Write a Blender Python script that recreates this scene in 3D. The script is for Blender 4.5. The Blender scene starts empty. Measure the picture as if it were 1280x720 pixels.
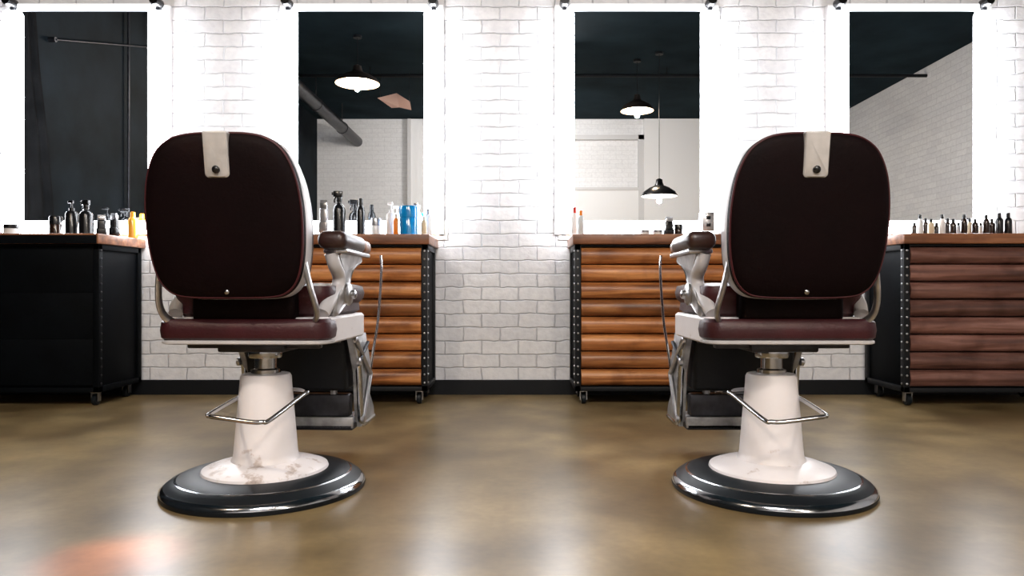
import bpy, bmesh, math, random
from mathutils import Vector, Matrix
random.seed(7)
C = bpy.context.scene.collection
R = math.radians

# ------------------------------------------------------------------ materials
def newmat(name):
    m = bpy.data.materials.new(name); m.use_nodes = True
    nt = m.node_tree; b = nt.nodes['Principled BSDF']
    return m, nt, b
def simple(name, col, rough=.5, metal=0, bump=0, bscale=60, var=0, vscale=8, spec=None, coat=0, emis=None, es=0, trans=0):
    m, nt, b = newmat(name)
    b.inputs['Base Color'].default_value = (*col, 1)
    b.inputs['Roughness'].default_value = rough
    b.inputs['Metallic'].default_value = metal
    if spec is not None: b.inputs['Specular IOR Level'].default_value = spec
    if coat: b.inputs['Coat Weight'].default_value = coat; b.inputs['Coat Roughness'].default_value = .15
    if trans: b.inputs['Transmission Weight'].default_value = trans
    if emis: b.inputs['Emission Color'].default_value = (*emis, 1); b.inputs['Emission Strength'].default_value = es
    tc = nt.nodes.new('ShaderNodeTexCoord')
    if var:
        n = nt.nodes.new('ShaderNodeTexNoise'); n.inputs['Scale'].default_value = vscale; n.inputs['Detail'].default_value = 5
        nt.links.new(tc.outputs['Object'], n.inputs['Vector'])
        r = nt.nodes.new('ShaderNodeValToRGB')
        r.color_ramp.elements[0].position = .3; r.color_ramp.elements[1].position = .7
        r.color_ramp.elements[0].color = (*[c*(1-var) for c in col], 1)
        r.color_ramp.elements[1].color = (*[min(1, c*(1+var)) for c in col], 1)
        nt.links.new(n.outputs['Fac'], r.inputs['Fac']); nt.links.new(r.outputs['Color'], b.inputs['Base Color'])
    if bump:
        n = nt.nodes.new('ShaderNodeTexNoise'); n.inputs['Scale'].default_value = bscale; n.inputs['Detail'].default_value = 4
        nt.links.new(tc.outputs['Object'], n.inputs['Vector'])
        bp = nt.nodes.new('ShaderNodeBump'); bp.inputs['Strength'].default_value = bump; bp.inputs['Distance'].default_value = .004
        nt.links.new(n.outputs['Fac'], bp.inputs['Height']); nt.links.new(bp.outputs['Normal'], b.inputs['Normal'])
    return m

def brick_mat(name, axis='x', c1=(.87,.87,.89), c2=(.78,.78,.81), mortar=(.66,.66,.70), bump=.7, msize=.0057):
    m, nt, b = newmat(name); L = nt.links.new
    tc = nt.nodes.new('ShaderNodeTexCoord'); sp = nt.nodes.new('ShaderNodeSeparateXYZ'); cb = nt.nodes.new('ShaderNodeCombineXYZ')
    L(tc.outputs['Object'], sp.inputs[0]); L(sp.outputs['X' if axis == 'x' else 'Y'], cb.inputs['X']); L(sp.outputs['Z'], cb.inputs['Y'])
    nz = nt.nodes.new('ShaderNodeTexNoise'); nz.inputs['Scale'].default_value = 12; nz.inputs['Detail'].default_value = 3
    L(cb.outputs[0], nz.inputs['Vector'])
    sb = nt.nodes.new('ShaderNodeVectorMath'); sb.operation = 'SUBTRACT'; sb.inputs[1].default_value = (.5, .5, .5)
    sc = nt.nodes.new('ShaderNodeVectorMath'); sc.operation = 'SCALE'; sc.inputs['Scale'].default_value = .022
    ad = nt.nodes.new('ShaderNodeVectorMath'); ad.operation = 'ADD'
    L(nz.outputs['Color'], sb.inputs[0]); L(sb.outputs[0], sc.inputs[0]); L(cb.outputs[0], ad.inputs[0]); L(sc.outputs[0], ad.inputs[1])
    br = nt.nodes.new('ShaderNodeTexBrick')
    br.inputs['Scale'].default_value = 1; br.inputs['Brick Width'].default_value = .215; br.inputs['Row Height'].default_value = .078
    br.inputs['Mortar Size'].default_value = msize; br.inputs['Mortar Smooth'].default_value = 1; br.inputs['Bias'].default_value = -.1
    br.inputs['Color1'].default_value = (*c1, 1); br.inputs['Color2'].default_value = (*c2, 1); br.inputs['Mortar'].default_value = (*mortar, 1)
    L(ad.outputs[0], br.inputs['Vector'])
    n2 = nt.nodes.new('ShaderNodeTexNoise'); n2.inputs['Scale'].default_value = 26; n2.inputs['Detail'].default_value = 6
    L(cb.outputs[0], n2.inputs['Vector'])
    mx = nt.nodes.new('ShaderNodeMix'); mx.data_type = 'RGBA'; mx.blend_type = 'MULTIPLY'; mx.inputs['Factor'].default_value = .4
    rp = nt.nodes.new('ShaderNodeValToRGB'); rp.color_ramp.elements[0].position = .3; rp.color_ramp.elements[1].position = .6
    rp.color_ramp.elements[0].color = (.76, .76, .79, 1); rp.color_ramp.elements[1].color = (1, 1, 1, 1)
    L(n2.outputs['Fac'], rp.inputs['Fac']); L(br.outputs['Color'], mx.inputs['A']); L(rp.outputs['Color'], mx.inputs['B'])
    L(mx.outputs['Result'], b.inputs['Base Color'])
    inv = nt.nodes.new('ShaderNodeMath'); inv.operation = 'SUBTRACT'; inv.inputs[0].default_value = 1; L(br.outputs['Fac'], inv.inputs[1])
    ml = nt.nodes.new('ShaderNodeMath'); ml.operation = 'MULTIPLY_ADD'; ml.inputs[1].default_value = .7; L(n2.outputs['Fac'], ml.inputs[0]); L(inv.outputs[0], ml.inputs[2])
    bp = nt.nodes.new('ShaderNodeBump'); bp.inputs['Strength'].default_value = bump; bp.inputs['Distance'].default_value = .009
    L(ml.outputs[0], bp.inputs['Height']); L(bp.outputs['Normal'], b.inputs['Normal'])
    b.inputs['Roughness'].default_value = .5
    return m

def floor_mat():
    m, nt, b = newmat('polished_concrete'); L = nt.links.new
    tc = nt.nodes.new('ShaderNodeTexCoord')
    def noise(s, d, rough=.5):
        n = nt.nodes.new('ShaderNodeTexNoise'); n.inputs['Scale'].default_value = s; n.inputs['Detail'].default_value = d; n.inputs['Roughness'].default_value = rough
        L(tc.outputs['Object'], n.inputs['Vector']); return n
    n1 = noise(1.5, 2, .5); n2 = noise(5, 3, .5); n3 = noise(45, 3); n4 = noise(.9, 1)
    r1 = nt.nodes.new('ShaderNodeValToRGB'); r1.color_ramp.interpolation = 'EASE'; e = r1.color_ramp.elements
    e[0].position = .22; e[0].color = (.125, .082, .035, 1); e[1].position = .78; e[1].color = (.30, .222, .112, 1)
    L(n1.outputs['Fac'], r1.inputs['Fac'])
    r2 = nt.nodes.new('ShaderNodeValToRGB'); r2.color_ramp.interpolation = 'EASE'; r2.color_ramp.elements[0].position = .22; r2.color_ramp.elements[1].position = .78
    r2.color_ramp.elements[0].color = (.60, .57, .52, 1); r2.color_ramp.elements[1].color = (1.32, 1.30, 1.24, 1)
    L(n2.outputs['Fac'], r2.inputs['Fac'])
    mx = nt.nodes.new('ShaderNodeMix'); mx.data_type = 'RGBA'; mx.blend_type = 'MULTIPLY'; mx.inputs['Factor'].default_value = .8
    L(r1.outputs['Color'], mx.inputs['A']); L(r2.outputs['Color'], mx.inputs['B'])
    r3 = nt.nodes.new('ShaderNodeValToRGB'); r3.color_ramp.elements[0].position = .3; r3.color_ramp.elements[1].position = .7
    r3.color_ramp.elements[0].color = (.86, .86, .85, 1); r3.color_ramp.elements[1].color = (1.06, 1.06, 1.05, 1); L(n3.outputs['Fac'], r3.inputs['Fac'])
    m2 = nt.nodes.new('ShaderNodeMix'); m2.data_type = 'RGBA'; m2.blend_type = 'MULTIPLY'; m2.inputs['Factor'].default_value = .8
    L(mx.outputs['Result'], m2.inputs['A']); L(r3.outputs['Color'], m2.inputs['B']); L(m2.outputs['Result'], b.inputs['Base Color'])
    mr = nt.nodes.new('ShaderNodeMapRange'); mr.inputs['From Min'].default_value = .25; mr.inputs['From Max'].default_value = .75
    mr.inputs['To Min'].default_value = .27; mr.inputs['To Max'].default_value = .36
    L(n4.outputs['Fac'], mr.inputs['Value']); L(mr.outputs[0], b.inputs['Roughness'])
    b.inputs['Specular IOR Level'].default_value = .5
    return m

def wood_mat(name, dark, mid, light, z0=.1, pitch=.0925, rough=.34, slat=True, blot=.55):
    m, nt, b = newmat(name); L = nt.links.new
    tc = nt.nodes.new('ShaderNodeTexCoord'); sp = nt.nodes.new('ShaderNodeSeparateXYZ'); L(tc.outputs['Object'], sp.inputs[0])
    fl = nt.nodes.new('ShaderNodeMath'); fl.operation = 'MULTIPLY_ADD'; fl.inputs[1].default_value = 1/pitch; fl.inputs[2].default_value = -z0/pitch
    L(sp.outputs['Z'], fl.inputs[0]); fr = nt.nodes.new('ShaderNodeMath'); fr.operation = 'FLOOR'; L(fl.outputs[0], fr.inputs[0])
    wn = nt.nodes.new('ShaderNodeTexWhiteNoise'); wn.noise_dimensions = '1D'; L(fr.outputs[0], wn.inputs['W'])
    mp = nt.nodes.new('ShaderNodeMapping'); mp.inputs['Scale'].default_value = (1.6, 22, 22); L(tc.outputs['Object'], mp.inputs['Vector'])
    ad = nt.nodes.new('ShaderNodeVectorMath'); ad.operation = 'MULTIPLY_ADD'; ad.inputs[1].default_value = (7, 3, 5)
    L(wn.outputs['Color'], ad.inputs[0]); L(mp.outputs[0], ad.inputs[2])
    n = nt.nodes.new('ShaderNodeTexNoise'); n.inputs['Scale'].default_value = 1.3; n.inputs['Detail'].default_value = 7; n.inputs['Distortion'].default_value = .6
    L(ad.outputs[0] if slat else mp.outputs[0], n.inputs['Vector'])
    rp = nt.nodes.new('ShaderNodeValToRGB'); e = rp.color_ramp.elements
    e[0].position = .30; e[0].color = (*dark, 1); e[1].position = .70; e[1].color = (*light, 1); x = e.new(.5); x.color = (*mid, 1)
    L(n.outputs['Fac'], rp.inputs['Fac'])
    n2 = nt.nodes.new('ShaderNodeTexNoise'); n2.inputs['Scale'].default_value = 8; n2.inputs['Detail'].default_value = 3
    L(tc.outputs['Object'], n2.inputs['Vector'])
    r2 = nt.nodes.new('ShaderNodeValToRGB'); r2.color_ramp.elements[0].position = .33; r2.color_ramp.elements[1].position = .52
    r2.color_ramp.elements[0].color = (.36, .28, .24, 1); r2.color_ramp.elements[1].color = (1, 1, 1, 1); L(n2.outputs['Fac'], r2.inputs['Fac'])
    mx = nt.nodes.new('ShaderNodeMix'); mx.data_type = 'RGBA'; mx.blend_type = 'MULTIPLY'; mx.inputs['Factor'].default_value = blot
    L(rp.outputs['Color'], mx.inputs['A']); L(r2.outputs['Color'], mx.inputs['B'])
    hv = nt.nodes.new('ShaderNodeHueSaturation'); mr = nt.nodes.new('ShaderNodeMapRange'); mr.inputs['To Min'].default_value = .75; mr.inputs['To Max'].default_value = 1.3
    L(wn.outputs['Value'], mr.inputs['Value']); L(mx.outputs['Result'], hv.inputs['Color'])
    if slat: L(mr.outputs[0], hv.inputs['Value'])
    L(hv.outputs['Color'], b.inputs['Base Color']); b.inputs['Roughness'].default_value = rough
    bp = nt.nodes.new('ShaderNodeBump'); bp.inputs['Strength'].default_value = .3; bp.inputs['Distance'].default_value = .004
    L(n.outputs['Fac'], bp.inputs['Height']); L(bp.outputs['Normal'], b.inputs['Normal'])
    return m

def enamel_mat(name, wear=0.0):
    m, nt, b = newmat(name); L = nt.links.new
    tc = nt.nodes.new('ShaderNodeTexCoord')
    n = nt.nodes.new('ShaderNodeTexNoise'); n.inputs['Scale'].default_value = 15; n.inputs['Detail'].default_value = 9; n.inputs['Roughness'].default_value = .65
    L(tc.outputs['Object'], n.inputs['Vector'])
    sp = nt.nodes.new('ShaderNodeSeparateXYZ'); L(tc.outputs['Object'], sp.inputs[0])
    mr = nt.nodes.new('ShaderNodeMapRange'); mr.inputs['From Min'].default_value = .09; mr.inputs['From Max'].default_value = .15
    mr.inputs['To Min'].default_value = wear; mr.inputs['To Max'].default_value = 0; L(sp.outputs['Z'], mr.inputs['Value'])
    sb = nt.nodes.new('ShaderNodeMath'); sb.operation = 'ADD'; L(n.outputs['Fac'], sb.inputs[0]); L(mr.outputs[0], sb.inputs[1])
    r = nt.nodes.new('ShaderNodeValToRGB'); e = r.color_ramp.elements
    e[0].position = .2; e[0].color = (.88, .845, .855, 1); e[1].position = .80; e[1].color = (.30, .24, .21, 1)
    x = e.new(.64); x.color = (.84, .80, .81, 1); x = e.new(.70); x.color = (.60, .52, .49, 1)
    L(sb.outputs[0], r.inputs['Fac']); L(r.outputs['Color'], b.inputs['Base Color'])
    b.inputs['Roughness'].default_value = .35
    return m

M = {}
M['brick'] = brick_mat('white_painted_brick')
M['brick_y'] = brick_mat('white_painted_brick_side', 'y', mortar=(.68, .68, .71), bump=.35)
M['brick_r'] = brick_mat('pale_brick_rear', 'x', (.88, .87, .88), (.84, .83, .84), (.72, .715, .73), .3, .005)
M['floor'] = floor_mat()
M['ceil'] = simple('dark_painted_ceiling', (.014, .026, .034), .9, var=.3, vscale=2, spec=.05)
M['darkwall'] = simple('blue_black_plaster', (.0075, .0115, .0155), .7, var=.6, vscale=2, spec=.08)
M['curtain'] = simple('blackish_curtain', (.0110, .0110, .0115), .95, var=.4, vscale=4, spec=.05)
M['white'] = simple('matt_white_paint', (.88, .87, .88), .6, bump=.05)
M['panelw'] = simple('recessed_panel_white', (.66, .65, .66), .6, bump=.05)
M['black'] = simple('black_powder_coat', (.005, .006, .008), .5, bump=.1, bscale=90, spec=.25)
M['panel'] = simple('black_painted_panel', (.0016, .0024, .0036), .6, var=.4, vscale=5, spec=.07)
M['blackgloss'] = simple('black_gloss_plastic', (.006, .006, .007), .22)
M['rubber'] = simple('black_enamel_ring', (.0055, .008, .011), .42, spec=.25)
M['maroon'] = simple('maroon_leather', (.036, .005, .008), .42, bump=.25, bscale=130, var=.25, vscale=9, spec=.4)
M['maroonshade'] = simple('backlit_maroon_leather', (.0036, .0008, .0012), .6, bump=.2, bscale=130, var=.3, vscale=6, spec=.08)  # maroon leather again, backlit shade of the chair backs put into its colour
M['rimlea'] = simple('maroon_piping_leather', (.050, .008, .011), .45, bump=.2, bscale=130, spec=.3)
M['brownpad'] = simple('brown_leather_pad', (.035, .014, .011), .35, bump=.2, bscale=100, var=.3)
M['enamelworn'] = enamel_mat('white_enamel_worn', .11)
M['enamel'] = enamel_mat('white_enamel_light_wear', .02)
M['enamel2'] = enamel_mat('white_enamel_clean', 0)
M['chrome'] = simple('chrome', (.50, .51, .53), .14, 1, var=.12, vscale=20)
M['steel'] = simple('brushed_steel', (.50, .50, .52), .30, 1, var=.15, vscale=30)
M['cast'] = simple('cast_aluminium', (.46, .45, .45), .28, .9, var=.3, vscale=25)
M['wornmetal'] = simple('worn_grey_metal', (.34, .34, .345), .42, .55, var=.4, vscale=22, bump=.1)
M['shell'] = simple('grey_white_shell_enamel', (.50, .48, .485), .35, var=.08, vscale=10)
M['tab'] = simple('off_white_metal_tab', (.55, .53, .52), .42, .3, var=.12, vscale=30)
M['dsteel'] = simple('dark_steel', (.04, .04, .046), .38, .8, var=.3, vscale=25)
M['mirror'] = simple('mirror_silver', (.92, .955, .98), .0, 1)
M['led'] = simple('led_diffuser', (.9, .9, .9), .5, emis=(.92, .95, 1), es=27)
M['ledlow'] = simple('led_diffuser_dim', (.85, .86, .88), .5, emis=(.93, .96, 1), es=.6)
M['wood'] = wood_mat('warm_pine_slats', (.15, .048, .014), (.36, .130, .038), (.62, .28, .10))
M['woodr'] = wood_mat('greyish_brown_slats', (.075, .030, .023), (.165, .074, .056), (.30, .155, .125))
M['top'] = wood_mat('counter_wood', (.10, .034, .013), (.22, .080, .032), (.36, .15, .065), slat=False, rough=.36)
M['bulb'] = simple('warm_bulb', (1, .9, .7), .4, emis=(1, .82, .58), es=30)
M['bulbw'] = simple('soft_white_bulb', (1, .95, .85), .4, emis=(1, .93, .82), es=5)
M['shadein'] = simple('shade_inner_white', (.7, .67, .62), .4)
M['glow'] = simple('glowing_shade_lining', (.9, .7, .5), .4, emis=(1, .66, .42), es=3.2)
M['shadew'] = simple('dark_bronze_shade', (.020, .014, .011), .5, .3)
M['whitepl'] = simple('white_plastic', (.75, .75, .74), .35)
M['cream'] = simple('cream_plastic', (.62, .52, .36), .35)
M['blue'] = simple('blue_barber_liquid', (.005, .24, .60), .12, coat=.5)
M['orange'] = simple('orange_tonic', (.80, .22, .02), .15, coat=.5)
M['yellow'] = simple('amber_yellow_tonic', (.85, .38, .03), .15, coat=.5)
M['red'] = simple('red_plastic', (.55, .03, .02), .3)
M['peach'] = simple('peach_painted_metal', (.30, .19, .16), .4)
M['glass'] = simple('frosted_glass_bottle', (.62, .66, .68), .15, coat=.4)
M['amber'] = simple('dark_amber_glass', (.02, .009, .005), .15)
M['silverpl'] = simple('silver_plastic', (.45, .45, .47), .25, .7)

# ------------------------------------------------------------------ mesh builder
def catmull(pts, n=8, closed=False):
    pts = [Vector(p) for p in pts]; out = []; N = len(pts)
    for i in range(N if closed else N-1):
        p1, p2 = pts[i], pts[(i+1) % N]
        p0 = pts[i-1] if (closed or i > 0) else p1*2-p2
        p3 = pts[(i+2) % N] if (closed or i+2 < N) else p2*2-p1
        for k in range(n):
            t = k/n
            out.append(.5*((2*p1)+(-p0+p2)*t+(2*p0-5*p1+4*p2-p3)*t*t+(-p0+3*p1-3*p2+p3)*t**3))
    if not closed: out.append(pts[-1])
    return out

class MB:
    def __init__(s): s.v = []; s.f = []; s.m = []; s.mats = []
    def mi(s, mat):
        if mat not in s.mats: s.mats.append(mat)
        return s.mats.index(mat)
    def add(s, vs, fs, mat, xf=None):
        o = len(s.v); k = s.mi(mat)
        for v in vs:
            v = Vector(v)
            if xf: v = xf(v)
            s.v.append(v)
        for f in fs: s.f.append([i+o for i in f]); s.m.append(k)
    def box(s, x0, x1, y0, y1, z0, z1, mat, bev=0, seg=2, xf=None):
        bm = bmesh.new(); bmesh.ops.create_cube(bm, size=1)
        for v in bm.verts:
            v.co = Vector(((x0+x1)/2+v.co.x*(x1-x0), (y0+y1)/2+v.co.y*(y1-y0), (z0+z1)/2+v.co.z*(z1-z0)))
        if bev: bmesh.ops.bevel(bm, geom=bm.edges[:], offset=bev, segments=seg, affect='EDGES', profile=.5)
        bm.verts.index_update()
        s.add([v.co.copy() for v in bm.verts], [[v.index for v in f.verts] for f in bm.faces], mat, xf); bm.free()
    def rings(s, rs, mat, cap0=True, cap1=True, xf=None):
        n = len(rs[0]); vs = [p for r in rs for p in r]; fs = []
        for i in range(len(rs)-1):
            for j in range(n):
                a, b = i*n+j, i*n+(j+1) % n
                fs.append([a, b, b+n, a+n])
        if cap0: fs.append(list(range(n))[::-1])
        if cap1: fs.append([(len(rs)-1)*n+j for j in range(n)])
        s.add(vs, fs, mat, xf)
    def lathe(s, prof, mat, c=(0, 0, 0), axis='z', seg=40, cap=True, xf=None):
        rs = []
        for r, h in prof:
            ring = []
            for j in range(seg):
                a = 2*math.pi*j/seg; u, w = max(r, 1e-4)*math.cos(a), max(r, 1e-4)*math.sin(a)
                p = (u, w, h) if axis == 'z' else ((u, h, w) if axis == 'y' else (h, u, w))
                ring.append(Vector(c)+Vector(p))
            rs.append(ring)
        s.rings(rs, mat, cap, cap, xf)
    def tube(s, pts, r, mat, closed=False, seg=10, smooth=8, flat=1.0):
        P = catmull(pts, smooth, closed) if smooth else [Vector(p) for p in pts]
        N = len(P); T = []
        for i in range(N):
            a = P[i-1] if (closed or i > 0) else P[i]; b = P[(i+1) % N] if (closed or i < N-1) else P[i]
            T.append((b-a).normalized())
        ref = Vector((1, 0, 0)) if abs(T[0].x) < .8 else Vector((0, 0, 1))
        u = (ref-T[0]*ref.dot(T[0])).normalized(); rs = []
        for i in range(N):
            u = (u-T[i]*u.dot(T[i])).normalized(); w = T[i].cross(u)
            rs.append([P[i]+(u*math.cos(2*math.pi*j/seg)*r*flat+w*math.sin(2*math.pi*j/seg)*r) for j in range(seg)])
        if closed: rs.append(rs[0])
        s.rings(rs, mat, not closed, not closed)
    def obj(s, name, parent=None, loc=(0, 0, 0), label=None, smooth=True, angle=38):
        me = bpy.data.meshes.new(name); me.from_pydata([tuple(v) for v in s.v], [], s.f)
        for m in s.mats: me.materials.append(m)
        me.polygons.foreach_set('material_index', s.m)
        bm = bmesh.new(); bm.from_mesh(me); bmesh.ops.remove_doubles(bm, verts=bm.verts, dist=1e-5); bmesh.ops.recalc_face_normals(bm, faces=bm.faces)
        bm.to_mesh(me); bm.free()
        if smooth:
            me.polygons.foreach_set('use_smooth', [True]*len(me.polygons)); me.set_sharp_from_angle(angle=R(angle))
        o = bpy.data.objects.new(name, me); C.objects.link(o); o.location = loc
        if parent: o.parent = parent
        if label: o['label'] = label
        return o
def empty(name, loc, label, cat, group=None):
    e = bpy.data.objects.new(name, None); e.empty_display_size = .1; C.objects.link(e); e.location = loc
    e['label'] = label; e['category'] = cat
    if group: e['group'] = group
    return e
def structure(o): o['kind'] = 'structure'; return o

# ------------------------------------------------------------------ room
XL, XR, YB, H = -3.55, 5.5, -8.6, 3.6
def slab(name, x0, x1, y0, y1, z0, z1, mat):
    b = MB(); b.box(x0, x1, y0, y1, z0, z1, mat); return structure(b.obj(name, smooth=False))
slab('floor', XL-.1, XR+.1, YB-.1, .1, -.1, 0, M['floor'])
slab('ceiling', XL-.1, XR+.1, YB-.1, .1, H, H+.1, M['ceil'])
slab('wall_front', XL, XR, 0, .1, 0, H, M['brick'])
slab('wall_rear', XL, XR, YB-.1, YB, 0, H, M['brick_r'])
slab('wall_left', XL-.1, XL, YB, 0, 0, H, M['darkwall'])
slab('wall_right', XR, XR+.1, YB, 0, 0, H, M['brick_y'])
slab('baseboard_front', XL, XR, -.018, 0, 0, .085, M['black'])
slab('trim_1', 2.2, 3.6, YB, YB+.12, 0, H-.02, M['white'])
slab('trim_2', .5, 2.2, YB, YB+.10, 0, 2.35, M['white'])
slab('trim_3', -1.9, -.4, YB, YB+.10, 0, H-.02, M['white'])
slab('trim_4', 2.10, 2.2, YB, YB+.11, 0, 3.3, M['panelw'])
slab('trim_5', -1.94, -1.88, YB, YB+.115, 0, H-.02, M['panelw'])
slab('trim_6', .5, 2.2, YB, YB+.11, 3.22, 3.30, M['panelw'])
slab('trim_7', .5, 2.2, YB, YB+.12, 2.33, 2.38, M['panelw'])
p = MB(); p.tube([(-2.84, YB, 3.2), (-2.84, -3.2, 3.2)], .09, M['dsteel'], smooth=0, seg=18)
for yy in (-7.5, -6, -4.5):
    p.tube([(-2.84, yy, 3.28), (-2.84, yy, H)], .008, M['dsteel'], smooth=0); p.lathe([(.1, -.02), (.1, .02)], M['dsteel'], (-2.84, yy, 3.2), 'y', 18)
o = p.obj('ceiling_pipe'); o['label'] = 'dark steel duct pipe hanging under the black ceiling'; o['category'] = 'pipe'
p = MB(); p.tube([(XL, -5.6, 3.48), (XR, -5.6, 3.48)], .022, M['black'], smooth=0, seg=12)
for xx in (-2, 0, 2, 4): p.tube([(xx, -5.6, 3.49), (xx, -5.6, H)], .006, M['black'], smooth=0)
o = p.obj('ceiling_conduit'); o['label'] = 'thin dark conduit crossing beneath the black ceiling'; o['category'] = 'pipe'
e = empty('hanging_board', (-1.72, -5.9, H), 'pale peach folded metal board hanging from the ceiling', 'hanging board')
p = MB(); p.add([(-.24, 0, -.34), (.02, -.05, -.26), (.06, -.05, -.46), (-.04, 0, -.48), (.22, .04, -.40), (.24, .04, -.52)], [(0, 1, 2, 3), (1, 4, 5, 2)], M['peach'])
p.obj('panel', e, smooth=False)
p = MB(); p.tube([(-.2, -.005, -.33), (-.2, -.005, 0)], .003, M['dsteel'], smooth=0); p.obj('wire', e)
p = MB(); p.tube([(.21, .04, -.41), (.21, .04, 0)], .003, M['dsteel'], smooth=0); p.obj('wire', e)
cu = MB(); N = 60; rs = []
for z in (.03, 1.2, 1.7, 2.2, 2.8):
    r = [Vector((XL+.08+.016*math.sin(k*.45)+.004*math.sin(k*1.1+z), -.65-(.50+.12*math.sin(z*1.6))*k/N, z)) for k in range(N+1)]
    r += [v+Vector((-.012, 0, 0)) for v in r[::-1]]; rs.append(r)
cu.rings(rs, M['curtain']); o = cu.obj('curtain', angle=60); o['label'] = 'dark grey curtain hanging by the black wall'; o['category'] = 'curtain'
p = MB(); p.tube([(XL+.03, -2.4, 0), (XL+.03, -2.4, H)], .010, M['dsteel'], smooth=0, seg=14)
o = p.obj('wall_pipe'); o['label'] = 'thin vertical steel pipe fixed to the black wall'; o['category'] = 'pipe'
p = MB(); p.tube([(XL+.05, -1.35, 2.5), (XL+.05, -3.4, 3.1)], .008, M['dsteel'], smooth=0, seg=14)
for yy, zz in ((-1.35, 2.5), (-3.4, 3.1)): p.lathe([(.02, -.05), (.02, .0)], M['dsteel'], (XL+.05, yy, zz), 'x', 12)
o = p.obj('wall_brace'); o['label'] = 'thin diagonal steel brace on the black wall'; o['category'] = 'pipe'

# ------------------------------------------------------------------ lit mirrors
for i, (cx, lab) in enumerate([(-2.495, 'tall mirror with glowing white side lights above the black cabinet'),
                (-.908, 'tall mirror framed by white light bars, reflecting a glowing pendant'),
                (.685, 'tall mirror framed by white light bars, reflecting a black pendant'),
                (2.265, 'tall mirror with white light bars reflecting a brick side wall')]):
    e = empty('wall_mirror', (cx, 0, 0), lab, 'mirror', 'row of lit mirrors')
    w, z0, z1 = .365, 1.005, 2.215
    b = MB(); b.box(-w-.11, w+.11, -.035, 0, z0-.075, z1+.045, M['white'], .004); b.obj('backing_board', e)
    b = MB(); b.box(-w, w, -.05, -.035, z0, z1, M['mirror'], .0015, 1); b.obj('mirror_glass', e, smooth=False)
    for sx in (-1, 1):
        b = MB()
        b.box(min(sx*(w+.002), sx*(w+.104)), max(sx*(w+.002), sx*(w+.104)), -.085, -.032, z0-.02, z1+.0, M['led'], .024, 5)
        b.obj('light_bar', e, label='glowing white vertical light bar')
        b = MB(); b.lathe([(.024, -.11), (.028, -.10), (.028, -.04), (.020, -.03)], M['blackgloss'], (sx*(w+.055), 0, z1+.045), 'y', 24)
        b.box(sx*(w+.055)-.012, sx*(w+.055)+.012, -.06, -.03, z1-.0, z1+.04, M['black'], .003); b.obj('clamp', e, label='round black clamp')
    b = MB(); b.box(-w-.1, w+.1, -.075, -.034, z0-.07, z0-.004, M['led'], .01, 3); b.obj('light_bar', e, label='glowing white lower light bar')
    b = MB(); b.box(-w-.02, w+.02, -.07, -.034, z1+.004, z1+.040, M['ledlow'], .008, 3); b.obj('top_rail', e)

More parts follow.
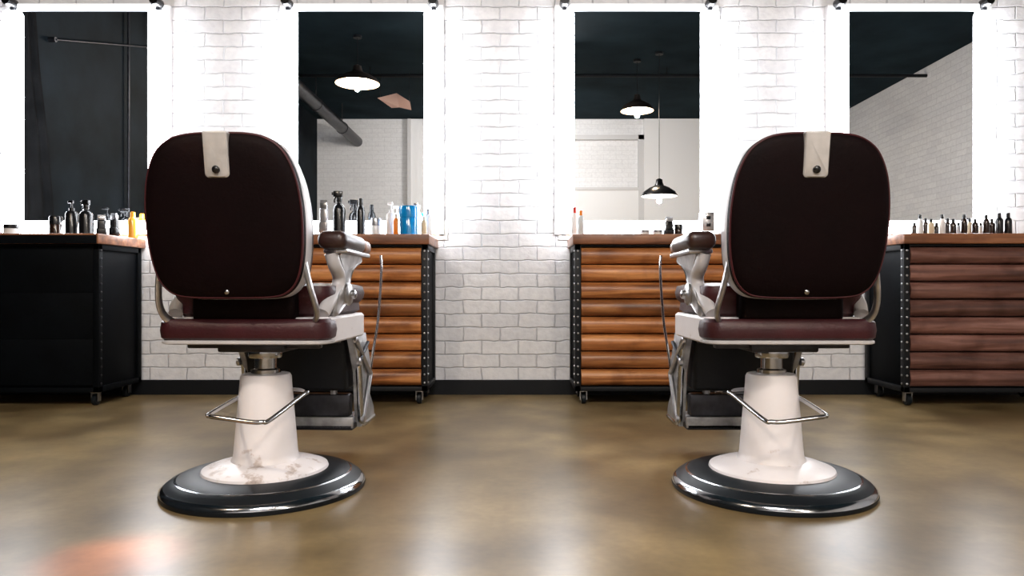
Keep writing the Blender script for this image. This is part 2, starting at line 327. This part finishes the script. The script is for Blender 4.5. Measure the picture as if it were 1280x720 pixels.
# ------------------------------------------------------------------ cabinets
rivmesh = {}
def rivet(e, ax, sx, loc, mat):
    key = (ax, sx, mat.name)
    if key not in rivmesh:
        b = MB()
        if ax == 'y': b.lathe([(.0058, 0), (.0055, -.003), (.003, -.005), (.0005, -.0055)], mat, (0, 0, 0), 'y', 10)
        else: b.lathe([(.0058, 0), (.0055, .003*sx), (.003, .005*sx), (.0005, .0055*sx)], mat, (0, 0, 0), 'x', 10)
        o = b.obj('rivet', e, loc, 'small steel rivet'); rivmesh[key] = o
    else:
        o = rivmesh[key].copy(); C.objects.link(o); o.parent = e; o.location = loc
def cabinet(x0, x1, yf, wood, lab, slats=True, group='barber cabinets'):
    cx = (x0+x1)/2; w = (x1-x0)/2; e = empty('barber_cabinet', (cx, 0, 0), lab, 'cabinet', group)
    zt = .850; zb = .095; yb = -.03
    b = MB(); b.box(-w+.012, w-.012, yf+.035, yb, zb, zt, M['panel'], .003); b.obj('body', e)
    FM = M['black'] if slats else M['panel']
    b = MB()
    for sx in (-1, 1):
        for yy in (yf, yb-.03):
            b.box(min(sx*w, sx*(w-.032)), max(sx*w, sx*(w-.032)), yy+.0, yy+.034, .075, zt, FM, .002)
        b.box(min(sx*w, sx*(w-.03)), max(sx*w, sx*(w-.03)), yf, yb, .075, .105, FM, .002)
        b.box(min(sx*w, sx*(w-.03)), max(sx*w, sx*(w-.03)), yf, yb, zt-.03, zt, FM, .002)
    b.box(-w, w, yf+.002, yf+.036, .075, .098, FM, .002)
    b.box(-w, w, yf+.002, yf+.036, zt-.012, zt, FM, .002)
    b.obj('frame', e, label='black angle-iron frame')
    for k in range(17):
        z = .12+k*.0435
        for sx in (-1, 1):
            if slats: rivet(e, 'y', 1, (sx*(w-.016), yf, z), M['steel'])
            if (sx > 0) == (cx < 0): rivet(e, 'x', sx, (sx*w, yf+.02, z), M['steel'] if slats else M['dsteel'])
    if slats:
        b = MB(); n = 8; p = (zt-.012-.1)/n
        for k in range(n):
            z0 = .1+k*p; prof = []
            for j in range(15):
                a = math.pi*j/14
                prof.append((-(math.sin(a)**.8)*.042, z0+p*.5-math.cos(a)*p*.475))
            off = random.uniform(-.003, .003)
            r0 = [Vector((-w+.034, yf+.036+y+off, z)) for y, z in prof]; r1 = [Vector((w-.034, yf+.036+y+off, z)) for y, z in prof]
            b.rings([r0, r1], wood)
        b.obj('slatted_front', e, label='front of horizontal half-round wooden slats', angle=50)
    else:
        for k in range(3):
            b = MB(); b.box(-w+.036, w-.036, yf+.020, yf+.04, .11+k*.243, .11+k*.243+.2415, M['panel'], .0005)
            b.obj('drawer_front', e, label='plain black front panel')
        b = MB(); b.box(-w-.012, w+.004, yf-.030, yf-.0255, zt, .894, M['panel'], .001); b.obj('edge_strip', e, label='black strip along the counter front edge')
    b = MB(); b.box(-w-.012, w+.012, yf-.025, -.002, zt, .903, M['top'], .005, 3); b.obj('countertop', e, label='thick brown wooden countertop')
    for sx in (-1, 1):
        for yy in (yf+.06, yb-.06):
            b = MB()
            b.lathe([(.027, -.012), (.031, -.008), (.031, .008), (.027, .012)], M['rubber'], (sx*(w-.05), yy, .031), 'x', 20)
            b.box(sx*(w-.05)-.02, sx*(w-.05)+.02, yy-.02, yy+.02, .066, .076, M['steel'], .002)
            for q in (-1, 1): b.box(sx*(w-.05)+q*.017-.002, sx*(w-.05)+q*.017+.002, yy-.014, yy+.014, .022, .068, M['steel'])
            b.obj('caster', e, label='small black swivel caster')
    return e
cabinet(-3.11, -2.185, -.45, M['wood'], 'black cabinet with wooden countertop standing beneath a lit mirror', False)
cabinet(-1.358, -.480, -.40, M['wood'], 'warm wood slatted cabinet with black iron frame, half hidden by chair')
cabinet(.298, 1.12, -.40, M['wood'], 'warm orange-brown slatted cabinet with black riveted frame')
cabinet(2.008, 2.93, -.45, M['woodr'], 'dark brown slatted cabinet with black riveted side')

# ------------------------------------------------------------------ barber chairs
def chair(loc, s, lab, rot=0, worn=False):
    e = empty('barber_chair', loc, lab, 'barber chair', 'pair of barber chairs'); e.rotation_euler.z = R(rot)
    EN = M['enamelworn'] if worn else M['enamel']
    b = MB()
    b.lathe([(0, .094), (.09, .093), (.13, .085), (.165, .075), (.186, .067), (.189, .058)], EN, seg=72)
    b.obj('base_plate', e, label='shallow white enamel disc plate')
    b = MB()
    b.lathe([(.10, .002), (.300, 0), (.303, .008), (.302, .014)], M['rubber'], seg=72, cap=True)
    b.lathe([(.302, .014), (.300, .020), (.295, .026), (.289, .030)], M['chrome'], seg=72, cap=False)
    b.lathe([(.289, .030), (.282, .034), (.274, .041), (.260, .047)], M['rubber'], seg=72, cap=False)
    b.lathe([(.260, .047), (.257, .0485), (.254, .0495)], M['chrome'], seg=72, cap=False)
    b.lathe([(.254, .0495), (.235, .054), (.210, .059), (.186, .060)], M['rubber'], seg=72, cap=False)
    b.obj('base_ring', e, label='black ring with thin chrome rim')
    b = MB(); b.lathe([(.104, .084), (.102, .094), (.098, .099), (.0955, .112), (.0865, .22), (.0775, .325), (.0765, .345), (.072, .354), (.05, .357), (.03, .357)], EN, seg=56)
    b.obj('pedestal_column', e, label='white tapered column with worn chipped enamel' if worn else 'white tapered enamel column')
    b = MB(); b.lathe([(.045, .355), (.045, .368), (.034, .372), (.034, .405), (.05, .405), (.052, .41), (.052, .43), (.05, .435)], M['chrome'], seg=36)
    b.obj('hydraulic_piston', e, label='chrome hydraulic piston')
    b = MB(); b.box(-.10, .10, -.12, .14, .430, .458, M['dsteel'], .006)
    b.box(-.20, .20, -.10, -.07, .440, .460, M['dsteel'], .004); b.box(-.20, .20, .10, .13, .440, .460, M['dsteel'], .004)
    b.obj('seat_mount', e, label='dark steel mounting plate')
    b = MB()
    b.tube([(s*.055, .045, .300), (s*.11, .01, .302), (s*.142, -.035, .302), (s*.135, -.07, .295), (s*.100, -.225, .252), (s*.085, -.245, .249), (s*.05, -.25, .250),
            (-s*.04, -.25, .262), (-s*.062, -.245, .265), (-s*.070, -.225, .268), (-s*.078, -.03, .281), (-s*.07, .02, .285), (-s*.045, .04, .288)], .0068, M['chrome'], smooth=6)
    b.obj('pump_lever', e, label='looped chrome foot pump lever')
    def rr(hx, y0, y1, rad, z, n=8):
        P = []
        for cx_, cy_, a0 in ((hx-rad, y1-rad, 0), (-hx+rad, y1-rad, 90), (-hx+rad, y0+rad, 180), (hx-rad, y0+rad, 270)):
            for k in range(n+1):
                a = R(a0+90*k/n); P.append(Vector((cx_+rad*math.cos(a), cy_+rad*math.sin(a), z)))
        return P
    b = MB()
    b.rings([rr(.236, -.155, .295, .05, .456), rr(.243, -.162, .302, .055, .462), rr(.243, -.162, .302, .055, .528), rr(.236, -.155, .295, .05, .535)], M['enamel2'])
    b.obj('seat_frame', e, label='white enamel seat skirt')
    b = MB()
    b.rings([rr(.240, -.186, -.06, .045, .470), rr(.248, -.194, -.055, .05, .477), rr(.251, -.198, -.05, .053, .498), rr(.248, -.194, -.055, .05, .521), rr(.238, -.184, -.06, .045, .531)], M['maroon'])
    b.obj('seat_rear_pad', e, label='maroon leather bolster across the seat rear')
    b = MB(); b.rings([rr(.241, -.187, -.06, .045, .458), rr(.246, -.192, -.058, .048, .461), rr(.246, -.192, -.058, .048, .467), rr(.241, -.187, -.06, .045, .4702)], M['shell'])
    b.obj('trim_strip', e, label='pale curved trim strip under bolster')
    b = MB(); b.rings([rr(.215, -.12, .27, .05, .534), rr(.228, -.128, .298, .05, .545), rr(.226, -.125, .295, .05, .570), rr(.238, -.13, .312, .055, .584), rr(.242, -.134, .318, .06, .604), rr(.235, -.127, .312, .055, .626), rr(.20, -.10, .28, .05, .635)], M['maroon'])
    b.obj('seat_cushion', e, label='maroon leather seat cushion')
    half = [(0, 165), (36, 166), (61, 172), (81, 188), (94, 216), (100, 250), (101, 285), (98, 322), (90, 351), (75, 368), (52, 374), (0, 375)]
    pts = [(x/462, .62+(360-y)/462*.985) for x, y in half]
    full = pts+[(-x, z) for x, z in pts[-2:0:-1]]
    out = catmull([(x, 0, z) for x, z in full], 6, True)
    n = len(out); cz = .82; nor = []
    for i in range(n):
        t = (out[(i+1) % n]-out[i-1]).normalized(); nn = Vector((t.z, 0, -t.x))
        if nn.dot(out[i]-Vector((0, 0, cz))) < 0: nn = -nn
        nor.append(nn)
    lean = lambda v: Vector((v.x, v.y-(v.z-.59)*.165, v.z))
    def ring(y, ins=None, sc=None):
        if sc is not None: return [Vector((p.x*sc, y, cz+(p.z-cz)*sc)) for p in out]
        return [Vector((p.x-q.x*ins, y, p.z-q.z*ins)) for p, q in zip(out, nor)]
    bk = MB()
    bk.rings([ring(-.192, .010), ring(-.192, .003), ring(-.197, 0), ring(-.235, 0), ring(-.246, .002), ring(-.252, .008)], M['shell'], xf=lean)
    back = bk.obj('backrest', e, label='pale enamel backrest shell rim')
    b = MB()
    b.rings([ring(-.244, .001), ring(-.256, .001), ring(-.264, .008), ring(-.270, .019), ring(-.274, .034), ring(-.278, sc=.70), ring(-.280, sc=.4), ring(-.281, sc=.1)], M['maroonshade'], xf=lean)
    b.obj('back_panel', back, label='maroon leather rear panel, colour darkened as backlit')
    b = MB()
    b.tube([lean(v) for v in ring(-.259, .006)], .0042, M['rimlea'], True, 8, 1)
    b.obj('piping', back, label='maroon leather piping')
    b = MB()
    b.rings([ring(-.193, .012), ring(-.17, .010), ring(-.135, .016), ring(-.115, .035), ring(-.108, sc=.7), ring(-.106, sc=.1)], M['maroon'], xf=lean)
    b.obj('back_cushion', back, label='maroon leather back cushion')
    b = MB(); zt = 1.024
    def tab(y, g):
        w_, z0_, z1_, r_ = .033+g, zt-.112-g, zt+.002, .012; P = []
        for k in range(7):
            a = R(180+90*k/6); P.append(Vector((-w_+r_+r_*math.cos(a), y, z0_+r_+r_*math.sin(a))))
        for k in range(7):
            a = R(270+90*k/6); P.append(Vector((w_-r_+r_*math.cos(a), y, z0_+r_+r_*math.sin(a))))
        P += [Vector((w_, y, z1_)), Vector((-w_, y, z1_))]; return P
    b.rings([tab(-.262, 0), tab(-.281, 0), tab(-.2845, -.003)], M['tab'], xf=lean)
    b.box(-.033, .033, -.284, -.19, zt-.006, zt+.0075, M['tab'], .004, 3, xf=lean)
    b.obj('headrest_bracket', back, label='off-white metal headrest bracket plate')
    b = MB()
    b.lathe([(.010, -.283), (.010, -.290), (.006, -.294), (.001, -.295)], M['blackgloss'], (0, 0, zt-.092), 'y', 20, xf=lean)
    b.obj('bracket_knob', back, label='black screw knob')
    b = MB(); b.lathe([(.007, -.268), (.007, -.276), (.004, -.279), (.001, -.280)], M['chrome'], (0, 0, .609), 'y', 20, xf=lean); b.obj('button', back, label='chrome button')
    b = MB(); b.box(-.15, .15, -.18, -.12, .52, .62, M['maroonshade'], .02, 4); b.obj('lumbar_joint', e, label='dark joint under the backrest')
    AY = .10
    for q in (-1, 1):
        a = MB()
        ol = catmull([(0, -.165+AY, .728), (0, -.06+AY, .732), (0, .08+AY, .732), (0, .11+AY, .725), (0, .11+AY, .712), (0, .05+AY, .698), (0, -.01+AY, .672), (0, -.04+AY, .635), (0, -.02+AY, .605), (0, -.05+AY, .580),
                      (0, -.11+AY, .560), (0, -.18+AY, .535), (0, -.20+AY, .55), (0, -.18+AY, .595), (0, -.13+AY, .63), (0, -.115+AY, .67), (0, -.15+AY, .705)], 4, True)
        cen = Vector((0, AY-.07, .64))
        def sc(k, x): return [Vector((x, (v.y-cen.y)*k+cen.y, (v.z-cen.z)*k+cen.z)) for v in ol]
        xi = q*.226; xo = q*.250
        a.rings([sc(.93, xi), sc(1, xi+q*.007), sc(1, xo-q*.008), sc(.93, xo), sc(.80, xo-q*.003)], M['cast'])
        a.tube([(q*.226, -.175+AY, .725), (q*.234, -.165+AY, .690), (q*.236, -.125+AY, .655), (q*.232, -.135+AY, .615), (q*.226, -.20+AY, .575), (q*.218, -.23+AY, .545)], .020, M['shell'], seg=18)
        a.lathe([(.032, 0), (.036, q*.008), (.036, q*.018), (.029, q*.024), (.012, q*.027)], M['cast'], (q*.235, -.07+AY, .60), 'x', 32)
        a.lathe([(.014, 0), (.014, q*.012), (.008, q*.016)], M['chrome'], (q*.260, -.07+AY, .60), 'x', 20)
        arm = a.obj('armrest', e, label='silver and white cast arm support')
        b = MB()
        tp = lambda v: Vector((v.x-q*max(0, v.y)*.07, v.y, v.z))
        b.box(q*.240-.046, q*.240+.042, -.12, .19, .735, .790, M['brownpad'], .025, 5, xf=tp)
        b.obj('arm_pad', arm, label='brown leather arm pad')
        b = MB(); b.box(q*.240-.034, q*.240+.040, .18, .30, .736, .782, M['top'], .018, 4, xf=tp)
        b.box(q*.240-.036, q*.240+.038, -.08, .28, .724, .738, M['steel'], .004, xf=tp)
        b.obj('arm_tip', arm, label='brown wooden hand tip on metal tray')
        b = MB()
        b.tube([(q*.202, -.245, .70), (q*.208, -.240, .66), (q*.217, -.228, .61), (q*.223, -.210, .570), (q*.220, -.190, .540), (q*.205, -.17, .520)], .013, M['cast'], seg=12, flat=.6)
        b.obj('recline_link', e, label='curved flat metal recline link')
    b = MB(); b.box(-.192, .192, .30, .58, .118, .140, M['dsteel'], .006)
    for k in range(6): b.box(-.17, .17, .33+k*.038, .345+k*.038, .139, .146, M['steel'], .002)
    foot = b.obj('footrest', e, label='ribbed steel foot plate under dark calf box')
    for q in (-1, 1):
        f = MB()
        f.tube([(q*.20, .22, .475), (q*.203, .29, .44), (q*.205, .33, .32), (q*.205, .35, .19), (q*.202, .39, .128), (q*.200, .56, .124)], .012, M['chrome'])
        def pl(x, k=0): return [Vector((x, y, z)) for y, z in ((.235+k, .462-k), (.43-k, .455-k), (.50-k, .34), (.47-k, .24), (.55-k, .165), (.56-k, .120+k), (.36+k, .120+k), (.335+k, .22), (.325+k, .32))]
        f.rings([pl(q*.186), pl(q*.188), pl(q*.204), pl(q*.208, .006)], M['wornmetal'])
        f.tube([(q*.214, .26, .44), (q*.216, .46, .30)], .009, M['steel'], smooth=0); f.tube([(q*.214, .36, .15), (q*.216, .46, .30)], .009, M['steel'], smooth=0)
        f.tube([(q*.214, .30, .36), (q*.216, .42, .42)], .007, M['dsteel'], smooth=0)
        for y_, z_ in ((.26, .44), (.46, .30), (.36, .15), (.30, .36)): f.lathe([(.015, 0), (.015, q*.010), (.009, q*.014)], M['steel'], (q*.208, y_, z_), 'x', 16)
        f.obj('side_frame', foot, label='worn grey metal footrest side frame')
    b = MB()
    lf = lambda v: Vector((v.x, v.y+(.45-v.z)*.15, v.z))
    b.box(-.175, .175, .25, .36, .26, .458, M['black'], .014, 3, xf=lf); b.obj('calf_box', foot, label='black calf pad box')
    b = MB()
    b.box(-.180, .180, .30, .35, .165, .245, M['dsteel'], .008)
    for q in (-1, 1): b.box(q*.12-.010, q*.12+.010, .275, .30, .15, .44, M['wornmetal'], .003, xf=lf)
    b.obj('carrier', foot, label='dark steel carrier with two worn rails')
    b = MB(); b.box(-.192, .192, .30, .318, .122, .165, M['wornmetal'], .005); b.obj('crossbar', foot, label='worn steel crossbar')
    for q in (-1, 1):
        b = MB()
        b.tube([(q*.232, .56, .745), (q*.236, .555, .70), (q*.232, .55, .60), (q*.224, .54, .48), (q*.214, .51, .38), (q*.205, .49, .28), (q*.200, .50, .215)], .009, M['chrome'], flat=.55)
        b.obj('side_lever', foot, label='thin curved chrome side rod')
    return e
chair((-.785, -1.96, 0), 1, 'maroon barber chair with white pedestal, enamel chipped near its foot', -2.0, True)
chair((.786, -1.96, 0), -1, 'maroon barber chair with clean white pedestal and chrome lever')

# ------------------------------------------------------------------ pendants, added lights
def pendant(loc, bulb, shade, lining, lab, power, col, sc=1, br=.06):
    x, y, z = loc; e = empty('pendant_lamp', (x, y, H), lab, 'lamp', 'ceiling pendants'); d = z-H
    b = MB()
    b.lathe([(.225*sc, d-.02), (.228*sc, d-.012), (.20*sc, d+.035), (.13*sc, d+.085), (.06*sc, d+.115), (.045*sc, d+.15), (.04*sc, d+.19), (.012, d+.205)], shade, seg=48, cap=False)
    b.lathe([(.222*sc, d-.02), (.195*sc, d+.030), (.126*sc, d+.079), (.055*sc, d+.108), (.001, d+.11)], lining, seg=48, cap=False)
    b.obj('lamp_shade', e, label='dark metal shade with bright lining')
    b = MB(); b.tube([(0, 0, d+.20), (0, 0, -.02)], .004, M['black'], smooth=0); b.lathe([(.05, -.03), (.05, 0)], M['black']); b.obj('cord', e)
    b = MB(); b.lathe([(.001, d-.035), (br*.7, d-.026), (br, d+.0), (br*.9, d+.04), (.02, d+.09)], bulb, seg=24); b.obj('bulb', e)
    li = bpy.data.lights.new('pendant_light', 'POINT'); li.energy = power; li.color = col; li.shadow_soft_size = .03
    lo = bpy.data.objects.new('pendant_light', li); C.objects.link(lo); lo.location = (x, y, z-.08)
pendant((-1.90, -4.4, 3.05), M['bulb'], M['shadew'], M['glow'], 'dark bronze pendant lamp with glowing warm bulb near the duct', 110, (1, .87, .72), 1.15, .15)
pendant((1.55, -5.3, 2.95), M['bulb'], M['shadew'], M['glow'], 'dark bronze pendant lamp with bright warm bulb', 110, (1, .87, .72), .95, .14)
pendant((1.78, -5.0, 1.80), M['bulbw'], M['blackgloss'], M['shadein'], 'low hanging black dome pendant lamp', 32, (1, .92, .82), 1, .045)
def area(name, loc, tgt, size, power, col):
    li = bpy.data.lights.new(name, 'AREA'); li.energy = power; li.size = size; li.color = col
    lo = bpy.data.objects.new(name, li); C.objects.link(lo); lo.location = loc
    lo.rotation_euler = (Vector(tgt)-Vector(loc)).to_track_quat('-Z', 'Y').to_euler()
area('added_front_fill', (0, -5.0, 3.3), (0, -2.2, .2), 1.1, 112, (1, .95, .92))  # added fill without a fixture, brightens the chair sides facing the camera
area('added_rear_wall_fill', (0, -6.6, 3.45), (0, -8.6, 2.2), 1.0, 75, (1, .96, .93))  # added light without a fixture, lifts the rear wall seen in the mirrors
li = bpy.data.lights.new('added_floor_glow_spot', 'SPOT'); li.energy = 900; li.color = (1, .27, .15); li.spot_size = R(6.5); li.spot_blend = 1; li.shadow_soft_size = .03  # added spot, no lamp there; makes the warm glow on the floor
lo = bpy.data.objects.new('added_floor_glow_spot', li); C.objects.link(lo); lo.location = (-1.25, -3.3, 3.3)
lo.rotation_euler = (Vector((-.94, -2.55, 0))-lo.location).to_track_quat('-Z', 'Y').to_euler()

# ------------------------------------------------------------------ toiletries
ZT = .903
def item(name, X, y, lab, cat, group, parts):
    e = empty(name, (X, y, ZT), lab, cat, group); e.rotation_euler.z = random.uniform(-.5, .5)
    for pn, fn, pl in parts:
        b = MB(); fn(b); b.obj(pn, e, label=pl)
    return e
def X4(px, y): return (px-648)/900*(4.2+y)
def spray(px, y, h, r, body, cap, lab, g):
    def body_f(b): b.lathe([(r*.9, 0), (r, .004), (r, h*.58), (r*.85, h*.66), (r*.38, h*.73), (r*.36, h*.78)], body, seg=24)
    def head(b):
        b.lathe([(r*.42, h*.77), (r*.45, h*.79), (r*.42, h*.86)], cap, seg=18)
        b.box(-r*.9, r*.55, -r*.32, r*.32, h*.86, h, cap, r*.15, 2); b.box(-r*1.15, -r*.85, -r*.2, r*.2, h*.91, h*.975, cap, .001)
        b.tube([(-r*.45, 0, h*.88), (-r*.75, 0, h*.8), (-r*.7, 0, h*.74)], r*.12, cap, seg=8)
    item('spray_bottle', X4(px, y), y, lab, 'bottle', g, [('bottle_body', body_f, None), ('spray_head', head, 'trigger spray head')])
def pump(px, y, h, r, body, cap, lab, g):
    def bf(b): b.lathe([(r*.9, 0), (r, .004), (r, h*.62), (r*.8, h*.69), (r*.4, h*.72)], body, seg=24)
    def pf(b):
        b.lathe([(r*.45, h*.71), (r*.45, h*.79), (r*.14, h*.80), (r*.14, h*.94)], cap, seg=16)
        b.box(-r*.8, r*.3, -r*.2, r*.2, h*.93, h, cap, r*.08)
    item('pump_bottle', X4(px, y), y, lab, 'bottle', g, [('bottle_body', bf, None), ('pump_head', pf, None)])
def bottle(px, y, h, r, body, cap, lab, g, name='tonic_bottle'):
    def bf(b): b.lathe([(r*.9, 0), (r, .003), (r, h*.66), (r*.8, h*.76), (r*.42, h*.82)], body, seg=24)
    def cf(b): b.lathe([(r*.5, h*.80), (r*.52, h*.82), (r*.48, h*.99), (r*.4, h)], cap, seg=18)
    item(name, X4(px, y), y, lab, 'bottle', g, [('bottle_body', bf, None), ('bottle_cap', cf, None)])
def jar(px, y, h, r, body, cap, lab, g):
    def bf(b): b.lathe([(r*.92, 0), (r, .003), (r, h*.6), (r*.93, h*.64)], body, seg=28)
    def cf(b): b.lathe([(r*1.02, h*.62), (r*1.03, h*.66), (r*1.03, h*.96), (r*.97, h)], cap, seg=28)
    item('pomade_jar', X4(px, y), y, lab, 'jar', g, [('jar_body', bf, None), ('jar_lid', cf, None)])
def clipper(px, y, h, lab, g, body):
    def bf(b):
        b.box(-.022, .022, -.016, .016, 0, h*.78, body, .009, 3); b.box(-.026, .026, -.019, .019, h*.1, h*.42, body, .008, 3)
    def hf(b):
        b.box(-.020, .020, -.010, .010, h*.77, h*.93, M['steel'], .002)
        for k in range(9): b.box(-.019+k*.0045, -.0165+k*.0045, -.007, .0, h*.92, h, M['steel'])
    item('hair_clipper', X4(px, y), y, lab, 'hair clipper', g, [('body', bf, None), ('blade', hf, 'steel comb blade')])
g1 = 'grooming products on the black cabinet'
pump(90, -.22, .20, .034, M['blackgloss'], M['blackgloss'], 'glossy black pump bottle on the black cabinet', g1)
spray(108, -.25, .20, .036, M['blackgloss'], M['blackgloss'], 'black spray bottle on the black cabinet', g1)
jar(70, -.14, .12, .034, M['amber'], M['blackgloss'], 'small dark jar with black lid on countertop', g1)
clipper(127, -.18, .125, 'small black hair clipper standing beside spray bottle', g1, M['blackgloss'])
clipper(143, -.16, .135, 'small black hair clipper beside the yellow bottle', g1, M['blackgloss'])
bottle(166, -.10, .15, .027, M['yellow'], M['yellow'], 'amber yellow tonic bottle near the counter edge', g1)
jar(14, -.32, .06, .035, M['whitepl'], M['blackgloss'], 'short white jar with black lid', g1)
g2 = 'grooming products on the middle cabinet'
clipper(405, -.20, .205, 'silver and black hair clipper standing upright', g2, M['silverpl'])
spray(424, -.24, .25, .035, M['blackgloss'], M['blackgloss'], 'tall black spray bottle on the slatted cabinet', g2)
bottle(451, -.20, .215, .024, M['blackgloss'], M['blackgloss'], 'slim tall black bottle on the countertop', g2)
jar(470, -.14, .11, .030, M['glass'], M['silverpl'], 'frosted jar with silver lid', g2)
pump(489, -.15, .20, .028, M['whitepl'], M['whitepl'], 'white pump bottle on the countertop', g2)
bottle(495, -.28, .12, .014, M['orange'], M['whitepl'], 'slim orange tonic bottle with white cap', g2)
jar(511, -.25, .165, .050, M['blue'], M['blue'], 'bright blue disinfectant jar on the countertop', g2)
pump(521, -.10, .20, .022, M['glass'], M['silverpl'], 'frosted glass pump bottle on the countertop', g2)
bottle(530, -.25, .11, .016, M['cream'], M['whitepl'], 'small cream bottle with white cap', g2)
bottle(535, -.13, .165, .022, M['whitepl'], M['silverpl'], 'white bottle at the counter end', g2)
g3 = 'grooming products on the warm slatted cabinet'
bottle(718, -.16, .17, .018, M['whitepl'], M['red'], 'white bottle with red cap at counter end', g3)
bottle(726, -.26, .14, .018, M['glass'], M['orange'], 'clear bottle with orange cap', g3)
clipper(836, -.22, .11, 'small black hair clipper standing near dark jars', g3, M['blackgloss'])
jar(848, -.20, .07, .024, M['amber'], M['blackgloss'], 'dark pomade jar with black lid', g3)
for px in (806, 822): jar(px, -.2, .04, .026, M['whitepl'], M['silverpl'], 'low white jar with silver lid', g3)
g4 = 'row of small bottles on the dark cabinet'
for k in range(15):
    px = 1143+k*6.9
    m = [M['amber'], M['glass'], M['amber'], M['cream'], M['amber'], M['whitepl'], M['amber']][k % 7]
    bottle(px, (-.15, -.24)[k % 2], .085+.012*((k*3) % 4), .0165, m, M['blackgloss'], 'small bottle with black cap', g4, 'dropper_bottle')
bottle(1249, -.19, .135, .020, M['blackgloss'], M['blackgloss'], 'tall black bottle beside the small bottles', g4)
bottle(1260, -.19, .135, .020, M['blackgloss'], M['blackgloss'], 'tall black bottle beside the small bottles', g4)

for px, z in ((552, .955), (705, .955), (887, .99)):
    e = empty('wall_socket', ((px-648)/900*4.19, 0, z), 'small pale electrical socket on the brick wall', 'socket')
    if px == 887: e.location = ((px-648)/900*4.08, -.086, 1.0); e['label'] = 'small grey socket box on the mirror light bar'
    b = MB(); b.box(-.035, .035, -.012, 0, -.055, .055, M['whitepl'] if px != 887 else M['silverpl'], .004); b.obj('plate', e)
    b = MB(); b.box(-.012, .012, -.015, -.011, -.03, -.012, M['black'], .001); b.box(-.012, .012, -.015, -.011, .012, .03, M['black'], .001); b.obj('outlet', e)

# ------------------------------------------------------------------ camera, world, view
cam = bpy.data.cameras.new('camera'); co = bpy.data.objects.new('camera', cam); C.objects.link(co)
cam.sensor_width = 36; cam.lens = 36*900/1280; cam.shift_x = -8/1280
co.location = (0, -4.2, .62); co.rotation_euler = (R(90), 0, 0)
bpy.context.scene.camera = co
w = bpy.data.worlds.new('world'); bpy.context.scene.world = w; w.use_nodes = True
w.node_tree.nodes['Background'].inputs[0].default_value = (.02, .022, .025, 1)
vs = bpy.context.scene.view_settings; vs.view_transform = 'Standard'; vs.look = 'None'; vs.exposure = 0
